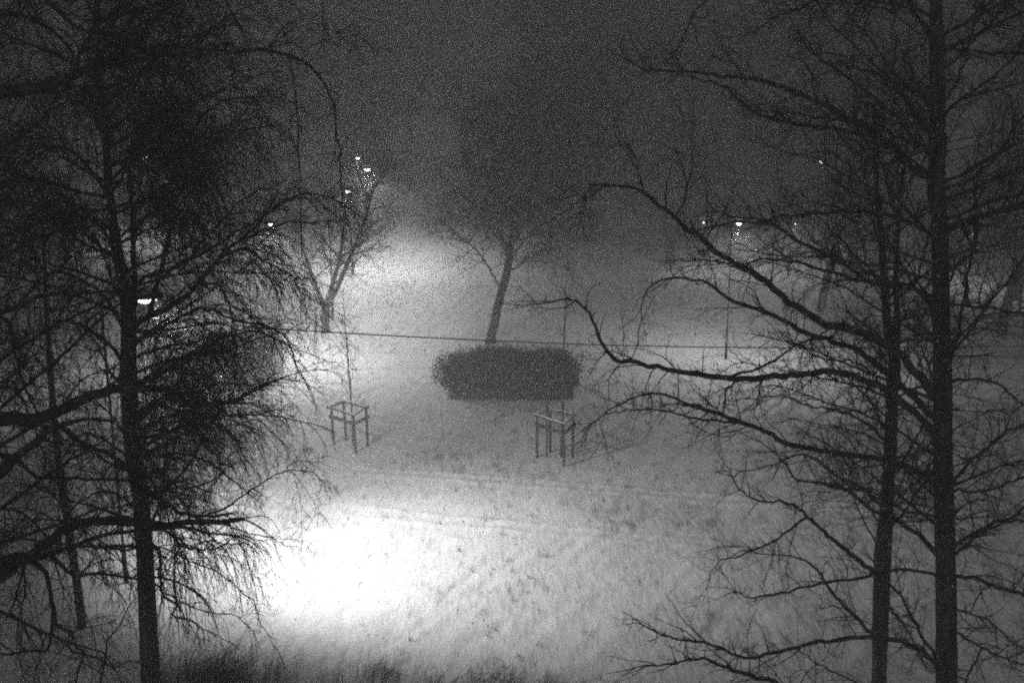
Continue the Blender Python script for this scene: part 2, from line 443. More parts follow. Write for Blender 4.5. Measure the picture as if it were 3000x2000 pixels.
# --- right main tree (thick trunk)
YD = 14.3
rg = random.Random(5)
tD = traced_trunk([(2735, -700, 20), (2738, -350, 28), (2742, 0, 36), (2747, 312, 46), (2744, 540, 47), (2753, 650, 48), (2758, 962, 50), (2762, 1141, 53), (2763, 1350, 55), (2767, 1523, 57), (2772, 1746, 59), (2773, 2000, 62)], YD)
def LD(pts, w0, w1, dY, wm=None, **kw):
    a, r_ = limb(pts, w0, w1, YD, YD + dY, wm, rg, .013, kw.pop('bow', 0)); return a, r_, kw
D = [
 LD([(2740,590),(2732,527),(2670,482),(2612,433),(2558,393),(2504,353),(2446,326),(2379,290),(2321,268),(2254,246),(2188,228),(2112,223),(2000,208),(1900,205),(1840,180)],38,4,1.6,15),
 LD([(2590,415),(2558,402),(2491,384),(2402,371),(2313,357),(2223,333),(2170,295),(2107,250),(2060,235),(1980,210)],14,4,1.0,11,t0=.3),
 LD([(2738,470),(2723,446),(2670,402),(2643,348),(2580,299),(2527,263),(2504,241),(2440,200),(2380,150)],15,4,-1.6),
 LD([(2738,410),(2728,393),(2679,330),(2625,268),(2571,219),(2527,205),(2460,190),(2400,170)],16,4,-2.2),
 LD([(2742,140),(2732,112),(2701,67),(2670,22),(2652,-20),(2600,-90)],20,10,1.2),
 LD([(2712,85),(2692,103),(2625,45),(2558,18),(2411,11),(2330,30)],6,3,-.8),
 LD([(2745,700),(2710,675),(2625,638),(2558,620),(2469,618),(2379,625),(2290,638),(2220,655),(2140,650),(2070,670)],14,4,1.8,per_m=10),
 LD([(2640,640),(2616,598),(2594,513),(2571,437),(2560,400)],8,4,.3),
 LD([(2650,650),(2634,625),(2643,536),(2650,482),(2640,430)],8,4,-.4),
 LD([(2745,1160),(2732,1146),(2688,1096),(2647,1052),(2580,998),(2491,967),(2424,949),(2357,913),(2313,882),(2268,842),(2201,797),(2156,770),(2103,739),(2045,690),(2012,672),(1978,630),(1932,599),(1894,568),(1863,553),(1814,545),(1768,541),(1730,543),(1707,572),(1699,614)],26,3,-1.5,18,per_m=4.5),
 LD([(1894,568),(1880,535),(1868,510),(1866,460)],6,2,-.6,t0=0),
 LD([(1978,632),(2000,600),(2010,560),(2030,510),(2028,420)],7,2,-.2),
 LD([(2745,1240),(2736,1226),(2690,1170),(2625,1114),(2536,1043),(2491,1016),(2424,998),(2366,976),(2313,949),(2250,918),(2179,896),(2125,869),(2089,842),(2055,821),(1978,813),(1940,818),(1895,850),(1880,900)],22,3,1.4,14,per_m=4.5),
 LD([(2750,1310),(2740,1290),(2714,1244),(2647,1177),(2580,1132),(2491,1099),(2415,1087),(2357,1096),(2268,1101),(2201,1110),(2134,1110),(2045,1096),(2000,1092),(1930,1075),(1870,1062),(1800,1052),(1770,1015),(1745,960),(1720,915),(1690,882),(1662,872),(1610,885),(1568,892)],22,3,-2.0,17,per_m=4.8,lift=.05),
 LD([(2147,1100),(2223,1079),(2268,1052),(2313,1020),(2379,994),(2440,990)],9,4,.4,t0=.2),
 LD([(2160,1105),(2130,1150),(2120,1200),(2105,1250)],7,3,.3),
 LD([(1870,1062),(1840,1050),(1800,1030),(1775,1028)],6,2,.2),
 LD([(2745,1430),(2732,1412),(2670,1371),(2625,1358),(2536,1336),(2424,1322),(2321,1300),(2223,1257),(2156,1230),(2089,1204),(2045,1186),(2000,1177),(1930,1150),(1870,1160),(1800,1190),(1740,1235)],20,3,-1.8,14,per_m=4.8,lift=.05),
 LD([(2156,1238),(2045,1226),(2000,1213),(1900,1200),(1800,1208),(1730,1238)],8,2,-1.4,per_m=5,lift=0),
 LD([(2745,910),(2732,891),(2670,842),(2603,829),(2536,824),(2446,804),(2357,775),(2290,762),(2223,757),(2170,790),(2120,770),(2040,760)],16,4,1.2,9),
 LD([(2750,1000),(2736,994),(2670,998),(2600,1005),(2540,990)],10,4,2.0),
 LD([(2745,880),(2700,850),(2560,830),(2513,802),(2446,757),(2357,717),(2290,672),(2250,645),(2180,640),(2100,620)],14,4,2.4,12,t0=.3,per_m=9),
 LD([(2750,1630),(2736,1612),(2696,1568),(2638,1532),(2612,1510),(2540,1480),(2482,1434),(2424,1416),(2339,1407),(2313,1376),(2268,1322),(2230,1300)],16,3,1.8,10,per_m=4.5),
 LD([(2750,1690),(2732,1679),(2647,1670),(2594,1675),(2491,1697),(2379,1715),(2313,1733),(2241,1746),(2201,1749),(2152,1731)],11,4,-1.2,8,per_m=3.5),
 LD([(2750,1960),(2736,1934),(2692,1903),(2647,1880),(2603,1869),(2536,1865),(2446,1874),(2357,1889),(2268,1912),(2179,1923),(2089,1889),(2000,1874),(1930,1850),(1880,1830)],17,4,-2.2,12,per_m=3.8),
 LD([(2755,2330),(2600,2200),(2400,2060),(2268,2000),(2214,1983),(2134,1956),(2089,1938),(2027,1927),(1960,1945),(1890,1950)],22,4,-2.4,12,t0=.35,per_m=4.2),
 LD([(2740,1925),(2730,1905),(2696,1850),(2661,1791),(2643,1746),(2600,1702),(2560,1640)],13,5,1.0),
 LD([(2775,1440),(2790,1412),(2848,1349),(2906,1300),(2950,1262),(3000,1244),(3080,1200)],12,8,-.8),
 LD([(2775,1450),(2795,1438),(2870,1438),(2938,1420),(3000,1396),(3090,1370)],10,6,1.0),
 LD([(2778,1605),(2799,1595),(2848,1563),(2915,1532),(2960,1519),(3000,1490),(3080,1430)],12,7,.6),
 LD([(2778,1640),(2803,1617),(2870,1563),(2960,1524),(3000,1525),(3090,1535)],10,6,-1.1),
 LD([(2778,1675),(2799,1684),(2870,1697),(2938,1724),(3000,1742),(3090,1780)],13,8,.9),
 LD([(2785,1770),(2803,1782),(2893,1813),(2938,1854),(2990,1900)],8,3,-1.0),
 LD([(2785,1840),(2800,1850),(2893,1903),(3000,1947),(3080,1980)],9,5,1.4),
 LD([(2875,1897),(2850,1950),(2826,2010),(2815,2100)],6,4,.2),
 LD([(2775,1060),(2795,1020),(2826,873),(2835,784),(2857,695),(2862,640),(2850,560)],11,4,-.3),
 LD([(2775,1130),(2812,1110),(2915,1119),(2951,1150),(3000,1186),(3060,1200)],10,5,.8),
 LD([(2772,890),(2826,896),(2900,905),(3000,918),(3100,920)],10,7,-1.0),
 LD([(2765,140),(2781,143),(2893,156),(3000,154),(3100,140)],9,6,1.3),
 LD([(2765,690),(2790,660),(2850,640),(2920,620),(3000,590),(3100,560)],13,8,-1.2),
 LD([(2765,300),(2800,250),(2830,170),(2850,80),(2900,-40)],10,6,.9),
 LD([(2765,560),(2850,520),(2930,440),(2980,360),(3060,300)],10,6,1.2),
 LD([(2742,330),(2700,280),(2640,240),(2560,130),(2500,60),(2440,-30)],10,5,2.2),
 LD([(2745,-50),(2660,-80),(2500,-60),(2350,20),(2250,60)],14,4,-1.5),
 LD([(2745,-200),(2600,-280),(2400,-250),(2200,-120),(2050,20),(2000,110)],18,4,.8),
 LD([(2750,-100),(2850,-160),(3000,-120),(3150,-20)],14,5,-1.5),
]
D += generic_limbs(rg, tD[0][::-1], 44, .3, .95, (1.5, 3.2), .6, .025, 0)
base = tD[0][-1].copy(); base[2] = float(gz(base[0], base[1]))
tree('birch_tree', 'tall bare tree with the thickest straight trunk at the right, long limbs reaching left', 'tree', [tD], D, 11, None, UPRIGHT, base=base, per_m=6.2, length=(.4, 1.35))

# --- slimmer right tree, left of the thick trunk, forked
YE = 16.9
rg = random.Random(6)
tE = traced_trunk([(2560, 300, 8), (2570, 560, 16), (2585, 739, 20), (2594, 873, 23), (2603, 985, 28), (2622, 1060, 34), (2614, 1141, 36), (2607, 1345, 36), (2591, 1523, 36), (2580, 1612, 37), (2577, 1746, 39), (2575, 2000, 43)], YE)
fE = traced_trunk([(2665, 380, 6), (2640, 560, 10), (2625, 784, 15), (2628, 918, 18), (2622, 1060, 26)], YE)
fE = (fE[0][:-3], fE[1][:-3])
def LE(pts, w0, w1, dY, wm=None, **kw):
    a, r_ = limb(pts, w0, w1, YE, YE + dY, wm, rg, .013); return a, r_, kw
E = [
 LE([(2575,1690),(2558,1675),(2491,1621),(2446,1586),(2402,1546),(2366,1514),(2321,1479),(2223,1465),(2165,1429),(2140,1390)],17,3,-1.2,10,per_m=5),
 LE([(2366,1514),(2313,1550),(2268,1586),(2223,1608),(2156,1633),(2112,1639),(2085,1675),(2067,1715)],8,2,-1.2,t0=.05,per_m=5),
 LE([(2575,1880),(2554,1858),(2504,1804),(2446,1746),(2415,1702),(2379,1653),(2313,1630),(2232,1621)],15,3,1.3,10,per_m=4.5),
 LE([(2600,1500),(2540,1440),(2460,1400),(2400,1350),(2340,1330),(2240,1370),(2170,1380)],12,3,1.6,per_m=5),
 LE([(2600,1300),(2540,1240),(2450,1200),(2380,1190),(2290,1160),(2200,1170)],10,3,-1.6,per_m=5),
 LE([(2610,1180),(2560,1100),(2500,1060),(2420,1050),(2330,1010)],9,3,1.9,per_m=4),
 LE([(2600,1400),(2660,1330),(2700,1250),(2720,1180),(2700,1080)],9,4,1.7,per_m=4),
 LE([(2590,1560),(2650,1500),(2700,1420),(2760,1380),(2860,1340),(2920,1330)],9,3,1.6,per_m=4),
 LE([(2590,850),(2540,780),(2460,700),(2400,640),(2330,600)],9,3,1.4,per_m=4),
 LE([(2600,900),(2680,820),(2720,700),(2740,600)],8,3,1.4,per_m=4),
 LE([(2575,640),(2530,540),(2480,480),(2420,440)],6,3,-1.2,per_m=4),
 LE([(2582,1990),(2530,2010),(2480,1985),(2410,1950),(2330,1900)],9,3,.8,per_m=3),
 LE([(2590,1760),(2660,1850),(2700,1930),(2740,2010)],8,4,1.5,per_m=3),
]
E += generic_limbs(rg, tE[0][::-1], 32, .3, .95, (1.2, 2.6), .6, .02, 0)
base = tE[0][-1].copy(); base[2] = float(gz(base[0], base[1]))
tree('birch_tree', 'slimmer bare tree standing just left of the thickest right trunk, forking high up', 'tree', [tE, fE], E, 12, None, UPRIGHT, base=base, per_m=4.2, length=(.45, 1.4))

# --- left tree B
YB = 16.3
rg = random.Random(7)
tB = traced_trunk([(270, -500, 10), (278, -150, 16), (285, 60, 14), (290, 268, 18), (306, 357, 21), (322, 580, 25), (348, 760, 33), (375, 900, 43), (377, 1141, 48), (393, 1350, 48), (405, 1389, 48), (421, 1568, 49), (430, 1746, 52), (442, 2000, 56)], YB)
def LB(pts, w0, w1, dY, wm=None, **kw):
    a, r_ = limb(pts, w0, w1, YB, YB + dY, wm, rg, .012); return a, r_, kw
B = [
 LB([(395,955),(415,936),(469,913),(527,878),(571,842),(585,824),(625,775),(661,735),(730,680),(780,625),(850,578),(930,570),(985,590)],20,4,-1.0,12),
 LB([(661,735),(720,700),(800,665),(866,650),(960,648)],9,3,-.6,t0=.1),
 LB([(640,760),(696,728),(737,735),(781,768),(835,797),(862,815),(900,812)],9,3,-.9,t0=.1),
 LB([(862,818),(880,860),(920,878),(946,895)],5,2,-.4,t0=.1,per_m=6),
 LB([(385,850),(420,810),(491,793),(536,770),(603,735),(680,690),(760,640),(840,590)],16,5,1.0),
 LB([(395,1010),(420,989),(464,962),(513,936),(571,909),(625,909),(679,936),(759,949),(826,976),(857,1034),(870,1078)],14,4,-1.4,8,per_m=5),
 LB([(390,1130),(402,1119),(469,1092),(536,1052),(594,1029),(643,994),(696,980),(759,971),(830,1003)],18,5,1.2,11,per_m=5),
 LB([(589,833),(643,833),(670,882),(714,913),(768,945)],8,3,.4),
 LB([(310,370),(321,348),(384,268),(415,201),(430,120)],10,3,-1.0),
 LB([(395,900),(388,700),(380,513),(384,430),(402,402),(446,366),(491,335),(558,313),(625,277),(680,260)],16,3,-1.2,9),
 LB([(440,920),(491,696),(504,536),(536,424),(563,388),(603,335),(647,299),(696,286),(804,281),(850,300)],14,3,1.2,8),
 LB([(384,432),(402,420),(536,404),(603,402),(670,379),(732,308)],6,3,-.4),
 LB([(388,640),(440,560),(470,480),(440,400),(400,330)],8,3,1.3),
 LB([(500,600),(560,520),(600,450),(650,400),(720,380),(790,370)],8,3,-1.2),
 LB([(520,800),(600,700),(660,640),(700,590),(760,560),(800,545)],8,3,1.6),
 LB([(410,1430),(433,1447),(464,1461),(513,1492),(558,1508),(610,1510),(670,1505)],14,8,1.2,P=HANG,length=(.6,2.0),per_m=10),
 LB([(558,1508),(600,1510),(674,1479),(714,1447),(759,1420),(804,1394),(848,1378),(906,1380),(935,1400)],7,2,.8,t0=.3,lift=-.1,per_m=7),
 LB([(425,1530),(500,1560),(567,1608),(670,1595),(714,1590)],8,4,-1.3,P=HANG,length=(.6,2.0),per_m=9),
 LB([(430,1590),(464,1608),(469,1679),(478,1746),(520,1772),(505,1800),(560,1817),(592,1840)],10,5,-1.0,per_m=3),
 LB([(500,1560),(520,1590),(510,1700),(520,1772)],6,5,-1.4,per_m=3),
 LB([(500,1615),(571,1648),(661,1693),(714,1737),(750,1766),(759,1813),(799,1880)],5,2,-1.6,P=HANG,length=(.3,.9),per_m=5),
 LB([(640,1520),(700,1555),(781,1572),(848,1603)],5,2,-1.0,per_m=4),
 LB([(440,1700),(500,1745),(600,1790),(690,1805),(740,1850)],6,2,1.0,P=HANG,length=(.4,1.2),per_m=7),
 LB([(400,1290),(450,1240),(520,1210),(600,1220),(680,1270),(720,1340)],12,3,1.6,per_m=6),
 LB([(400,1340),(470,1330),(550,1330),(640,1370),(700,1430)],11,3,-1.8,per_m=6),
 LB([(400,1230),(460,1180),(540,1160),(640,1190),(700,1240)],10,3,-2.3,per_m=6),
 LB([(380,1100),(330,1020),(250,960),(180,940),(100,1000),(60,1080)],13,4,1.2,per_m=6),
 LB([(375,980),(310,880),(240,820),(160,800),(90,850),(40,930)],13,4,-1.5,per_m=6),
 LB([(350,760),(290,660),(220,600),(150,590),(80,640),(30,720)],12,4,1.5,per_m=6),
 LB([(330,600),(270,500),(200,440),(120,430),(50,480)],12,4,-1.5,per_m=6),
 LB([(310,400),(250,300),(190,250),(120,240),(50,300)],10,4,1.5,per_m=6),
 LB([(395,1360),(330,1300),(260,1270),(190,1290),(130,1350)],10,4,1.7,per_m=6),
 LB([(410,1500),(350,1450),(290,1440),(220,1480),(180,1560)],9,4,-1.7,per_m=5),
 LB([(325,560),(390,480),(450,440),(540,450),(610,500),(650,580)],9,3,-2.0,per_m=6),
 LB([(345,700),(420,640),(500,610),(590,640),(650,700)],10,3,2.0,per_m=6),
 LB([(288,240),(340,150),(400,80),(480,40),(560,60)],9,3,1.5,per_m=4),
 LB([(285,80),(240,-20),(150,-60),(60,-20),(0,60)],10,3,1.0,per_m=6),
]
B += generic_limbs(rg, tB[0][::-1], 68, .24, .95, (1.7, 3.3), .5, .03, 0)
base = tB[0][-1].copy(); base[2] = float(gz(base[0], base[1]))
tree('weeping_birch', 'bare weeping tree with a thick trunk rising at the left and dense drooping twigs', 'tree', [tB], B, 13, None, WEEP, base=base, per_m=8, length=(.5, 1.7), lift=.12, r0=.012)

# --- near left tree A: its trunk stands outside the frame
YA = 10.6
rg = random.Random(8)
def LA(pts, w0, w1, dY, wm=None, Y=YA, **kw):
    a, r_ = limb(pts, w0, w1, Y, YA + dY, wm, rg, .008); return a, r_, kw
rows = [(-560, -700, 40), (-520, -300, 55), (-480, 100, 75), (-430, 600, 95), (-380, 1100, 110), (-330, 1600, 120), (-300, 1900, 128)]
tA = traced_trunk(rows, YA)
A = [
 LA([(-470,330),(-250,300),(-100,280),(0,268),(112,258),(200,228),(277,192),(380,138),(424,94),(469,36),(504,0),(540,-60)],60,14,.6,26,per_m=3.5,t0=.3),
 LA([(240,212),(277,203),(335,196),(424,172),(527,154),(625,143),(692,152),(759,145),(835,161),(915,196),(951,245),(978,312),(991,402),(998,470),(1004,560)],18,3,.2,10,per_m=4,t0=.1,Y=YA+.5,length=(.25,.8)),
 LA([(846,165),(866,268),(870,357),(873,446),(882,504),(880,562),(886,700),(893,810)],5,2,.1,per_m=3,length=(.15,.35)),
 LA([(200,228),(250,130),(300,62),(365,0),(420,-60)],13,8,-.6),
 LA([(290,175),(330,120),(390,50),(470,0),(560,-50)],8,5,.8),
 LA([(521,150),(518,134),(580,105),(643,65),(674,62)],4,2,.2,length=(.15,.4)),
 LA([(777,145),(848,123),(875,112)],4,2,.2,length=(.15,.4)),
 LA([(885,175),(888,160),(915,135),(945,125)],4,2,.2,length=(.15,.4)),
 LA([(-420,1000),(-200,970),(-80,940),(0,918),(45,900),(103,871),(180,858),(330,855),(400,850)],30,6,.9,17,per_m=4,t0=.3),
 LA([(-400,1230),(-200,1230),(0,1226),(112,1226),(179,1199),(268,1159),(330,1139),(402,1137),(491,1141),(527,1172),(562,1181),(661,1179),(696,1170),(741,1150),(786,1123),(830,1101),(870,1090)],50,3,1.2,20,per_m=4.5,t0=.35,length=(.3,1.0)),
 LA([(-370,1560),(-200,1480),(-60,1430),(0,1389),(58,1327),(103,1300),(134,1266),(179,1244),(250,1226),(320,1230)],44,8,-.8,26,per_m=4,t0=.3),
 LA([(180,1250),(241,1300),(312,1327),(370,1358),(430,1400)],17,10,.8,Y=YA-.5),
 LA([(-330,1700),(-150,1680),(0,1653),(45,1639),(89,1633),(134,1595),(179,1554),(223,1537),(268,1525),(402,1532),(491,1537),(580,1528),(647,1525),(700,1520),(712,1519)],52,11,.9,28,P=HANG,length=(.6,1.9),per_m=6,t0=.35),
 LA([(-300,1820),(-120,1750),(0,1693),(31,1670),(80,1644),(125,1632)],40,16,-.2,t0=.5),
 LA([(120,1632),(170,1612),(214,1599),(254,1583),(312,1563),(402,1554),(520,1542),(600,1560),(680,1568)],16,7,.6,P=HANG,length=(.5,1.6),per_m=8),
 LA([(254,1590),(286,1603),(393,1608),(450,1605)],9,5,-.4,P=HANG,length=(.6,1.8),per_m=7),
 LA([(140,1622),(179,1653),(223,1686),(304,1679),(402,1695),(470,1690),(540,1715)],13,5,-.5,P=HANG,length=(.5,1.5),per_m=7),
 LA([(90,1640),(134,1679),(147,1733),(156,1791),(170,1831),(205,1854),(223,1894),(250,1905),(237,1938),(223,2000),(230,2060)],16,6,-.6,10),
 LA([(156,1788),(152,1836),(145,1885),(134,1905),(71,1903),(31,1916),(-20,1910)],11,5,-.8),
 LA([(71,1640),(54,1724),(31,1795),(67,1818),(80,1860),(110,1900)],8,3,-.4),
 LA([(60,1640),(75,1720),(60,1790),(66,1860),(50,1930)],6,3,.3),
 LA([(205,1905),(280,1920),(330,1960),(372,1935),(410,1945)],6,3,.6),
 LA([(290,2010),(310,1930),(315,1880),(350,1830),(385,1770)],6,3,1.0),
 LA([(-200,1290),(-60,1330),(40,1340),(110,1400),(190,1400),(300,1404),(400,1408)],24,7,1.2,11,t0=.4,P=HANG,length=(.6,1.8),per_m=7),
 LA([(-300,1000),(-150,880),(-20,760),(60,680),(140,640)],20,6,-.5,per_m=5),
 LA([(-350,700),(-200,600),(-50,560),(60,520),(150,540),(200,600)],30,6,.9,per_m=6),
 LA([(-350,450),(-200,420),(-50,440),(60,400),(140,330)],28,6,-.7,per_m=6),
 LA([(-380,200),(-200,80),(0,40),(100,60),(180,110),(230,190)],30,6,.9,per_m=6),
 LA([(-380,0),(-200,-100),(0,-80),(120,-20),(220,80),(290,90)],30,6,-.7,per_m=6),
 LA([(-200,-250),(0,-200),(200,-140),(400,-120),(560,-60),(660,0),(690,60)],26,4,.6,per_m=4.5),
 LA([(0,-260),(300,-240),(600,-200),(850,-150),(930,-60),(945,20)],20,3,1.2,per_m=3.5,length=(.3,.9)),
 LA([(-100,1440),(0,1490),(60,1500),(130,1560),(160,1640),(190,1740)],9,3,.7,per_m=5),
 LA([(-60,1150),(20,1110),(60,1160),(100,1250),(130,1350)],9,3,.8,per_m=5),
 LA([(-60,880),(30,960),(50,1060),(88,1165),(120,1230)],10,5,1.2,per_m=5),
 LA([(-60,640),(30,650),(90,720),(110,820),(120,930)],9,3,1.0,per_m=6),
]
A += generic_limbs(rg, tA[0][::-1], 60, .35, .95, (2.5, 5.2), .5, .035, 0)
base = tA[0][-1].copy(); base[2] = float(gz(base[0], base[1]))
tree('weeping_birch', 'nearest bare tree at the left edge, its thick bent limbs reaching into view', 'tree', [tA], A, 14, None, WEEP, base=base, per_m=4, length=(.3, 1.0), r0=.009, lift=.1)

# --- C: thin trunk behind, left
YC = ground(242, 1852)[1]
rg = random.Random(9)
tC = traced_trunk([(120, 500, 6), (132, 800, 12), (145, 1050, 17), (160, 1230, 20), (174, 1367, 22), (192, 1479, 23), (210, 1604, 24), (228, 1724, 25), (241, 1838, 27)], YC)
def LC(pts, w0, w1, dY, **kw):
    a, r_ = limb(pts, w0, w1, YC, YC + dY, None, rg, .008); return a, r_, kw
Cc = [LC([(160,1230),(210,1150),(260,1100),(330,1080)],8,3,1.5), LC([(150,1100),(90,1030),(30,1000),(-40,1020)],8,3,-1.), LC([(140,980),(200,880),(280,820)],7,3,1.3),
      LC([(132,800),(80,720),(10,700)],7,3,1.), LC([(168,1310),(110,1260),(50,1250),(0,1290)],7,3,1.4), LC([(128,720),(190,640),(250,600)],6,3,-1.2)]
base = tC[0][-1].copy(); base[2] = float(gz(base[0], base[1]))
tree('bare_tree', 'thin leaning grey trunk behind the left trees, its shadow lying on the snow', 'tree', [tC], Cc, 15, None, UPRIGHT, base=base, per_m=4, length=(.5, 1.3))

# --- middle distance trees
FAR = dict(seg=[.25, .2, .16, .1], wander=[.16, .22, .3, .3], droop=[.04, .12, .2, .3], kids=[5.5, 6, 5, 0], angle=(R(25), R(65)),
           shrink=[.5, .5, .5, .5], lift=[.1, .03, 0, 0], rmin=.009, levels=2)

YM = ground(1432, 1008)[1]
tM = traced_trunk([(1560, 330, 5), (1545, 480, 9), (1520, 600, 14), (1500, 700, 19), (1490, 770, 22), (1480, 820, 24), (1468, 860, 25), (1457, 905, 26), (1448, 950, 26), (1438, 985, 29)], YM)
rg = random.Random(21)
def LM(pts, w0, w1, dY, Y=None, **kw):
    a, r_ = limb(pts, w0 * .75, w1 * .7, YM, YM + dY, None, rg, .03); return a, r_, kw
Mm = [LM([(1470,850),(1440,800),(1400,735),(1345,690),(1290,650)],9,3,2), LM([(1478,820),(1500,760),(1540,700),(1600,640),(1660,590)],12,4,-2), LM([(1495,740),(1450,660),(1400,590),(1360,500)],10,3,-1.5),
      LM([(1505,680),(1570,620),(1650,540),(1740,480),(1800,470)],10,3,2), LM([(1525,590),(1480,500),(1440,420),(1420,330)],8,3,2), LM([(1540,520),(1600,450),(1680,380),(1730,300)],8,3,-2),
      LM([(1485,800),(1530,770),(1580,740),(1640,720),(1720,700)],8,3,3), LM([(1500,710),(1560,690),(1650,660),(1750,620),(1860,600)],8,3,-3), LM([(1550,430),(1500,340),(1480,260)],6,3,0), LM([(1550,430),(1620,340),(1660,240)],6,3,2)]
Mm += generic_limbs(rg, tM[0][::-1], 28, .42, .98, (2.5, 5), .9, .05, YM)
base = tM[0][-1].copy(); base[2] = float(gz(base[0], base[1]))
tree('bare_tree', 'bare tree with a crooked leaning trunk growing just behind the dark hedge', 'tree', [tM], Mm, 22, None, FAR, base=base, per_m=5, length=(1., 3.2), r0=.022, mat=M_FARBARK)

YN = ground(955, 978)[1]
tN = traced_trunk([(1095, 520, 4), (1090, 560, 6), (1070, 640, 9), (1040, 720, 11), (1010, 790, 13), (985, 850, 14), (962, 890, 16), (954, 915, 22), (954, 965, 25)], YN)
fN = traced_trunk([(1010, 600, 4), (1005, 680, 8), (995, 760, 11), (975, 830, 13), (956, 900, 18)], YN + .01)
fN2 = traced_trunk([(850, 620, 4), (880, 700, 8), (905, 780, 11), (930, 850, 13), (952, 905, 18)], YN + .02)
fN = (fN[0][:-3], fN[1][:-3]); fN2 = (fN2[0][:-3], fN2[1][:-3])
rg = random.Random(23)
def LN(pts, w0, w1, dY, **kw):
    a, r_ = limb(pts, w0, w1, YN, YN + dY, None, rg, .02); return a, r_, kw
Nn = [LN([(1070,640),(1100,610),(1130,605),(1150,615)],5,2,1), LN([(1050,700),(1090,660),(1120,640)],5,2,-1), LN([(1080,590),(1060,540),(1040,480)],5,2,1), LN([(1090,560),(1120,520),(1140,470)],5,2,-1),
      LN([(1000,760),(950,700),(930,620),(940,540)],7,3,1.5), LN([(900,760),(850,700),(790,670),(740,680)],7,3,-1.5), LN([(870,680),(830,600),(800,520)],7,3,1.5)]
Nn += generic_limbs(rg, tN[0][::-1], 8, .45, .98, (1.5, 3), 1.0, .04, YN) + generic_limbs(rg, fN[0][::-1], 7, .3, .95, (1.5, 3.2), 1.0, .04, YN) + generic_limbs(rg, fN2[0][::-1], 7, .3, .95, (1.5, 3.5), 1.0, .04, YN)
base = tN[0][-1].copy(); base[2] = float(gz(base[0], base[1]))
tree('bare_tree', 'bare tree with several stems fanning up from one short trunk beyond the wire', 'tree', [tN, fN, fN2], Nn, 24, None, FAR, base=base, per_m=7., length=(.6, 1.8), r0=.017, mat=M_FARBARK)

# --- far wood: one tree of each kind, then copies
def far_tree(seed, H, spread, label, x, y, dens=3.2, group='dark trees fading into the snowstorm'):
    rng = random.Random(seed)
    pts = []; q = np.array((0., 0., -.2)); d = np.array((rng.gauss(0, .05), rng.gauss(0, .05), 1.))
    for s in range(9):
        pts.append((*q, .24 * (1 - .85 * s / 8) * H / 14)); d = d + np.array((rng.gauss(0, .05), rng.gauss(0, .05), .0)); q = q + d / np.linalg.norm(d) * H / 8.6
    Ls = smooth_line(pts, .4)
    limbs = generic_limbs(rng, Ls[:, :3], 40, .2, .97, (spread * .5, spread), .75, .07, 0)
    z = float(gz(x, y))
    o = tree('bare_tree', label, 'tree', [(Ls[:, :3], Ls[:, 3])], limbs, seed + 1, None, FAR, group=group, base=np.zeros(3), per_m=dens, length=(1.2, 3.), r0=.03, mat=M_FARBARK)
    o.location = (x, y, z)
    return o
FL = 'blurred dark bare tree in the far wood'
f1 = far_tree(31, 15, 5.5, FL, 12, 66)
f2 = far_tree(33, 18, 6.5, FL, -14, 62)
f3 = far_tree(35, 13, 5, FL, -24, 47)
k = 0
for (x, y, s, src) in [(4.5, 66, 1.0, f2), (20, 60, 1.0, f2), (27, 54, .95, f1), (34, 62, 1.1, f2), (15, 74, 1.1, f1), (-22, 68, 1.1, f1), (-30, 60, 1.1, f2), (-4, 92, 1.25, f2),
                       (-17, 82, 1.2, f1), (8, 84, 1.2, f2), (25, 78, 1.2, f2), (42, 80, 1.3, f1), (-36, 78, 1.3, f2), (0, 105, 1.5, f1), (-26, 52, .9, f1), (30, 45, .9, f3), (-16, 108, 1.5, f2), (18, 100, 1.5, f1), (50, 100, 1.6, f2), (-45, 100, 1.6, f1),
                       (5.2, 66, 1.0, f1), (9.5, 61, 1.0, f2), (13.5, 64, 1.1, f1), (2.6, 76, 1.2, f2), (18, 70, 1.1, f1), (-9.5, 66, 1., f2), (22, 64, 1.1, f1), (16, 52, .75, f2), (-11, 78, 1.1, f2), (21, 88, 1.2, f1), (33, 92, 1.4, f2), (23, 47, .8, f2), (-10, 100, 1.4, f1), (-30, 92, 1.4, f2), (10, 96, 1.4, f1), (-18, 56, .8, f1)]:
    c = copy_tree(src); c.location = (x, y, float(gz(x, y))); c.rotation_euler = (0, 0, k * 1.7); c.scale = (s, s, s); k += 1

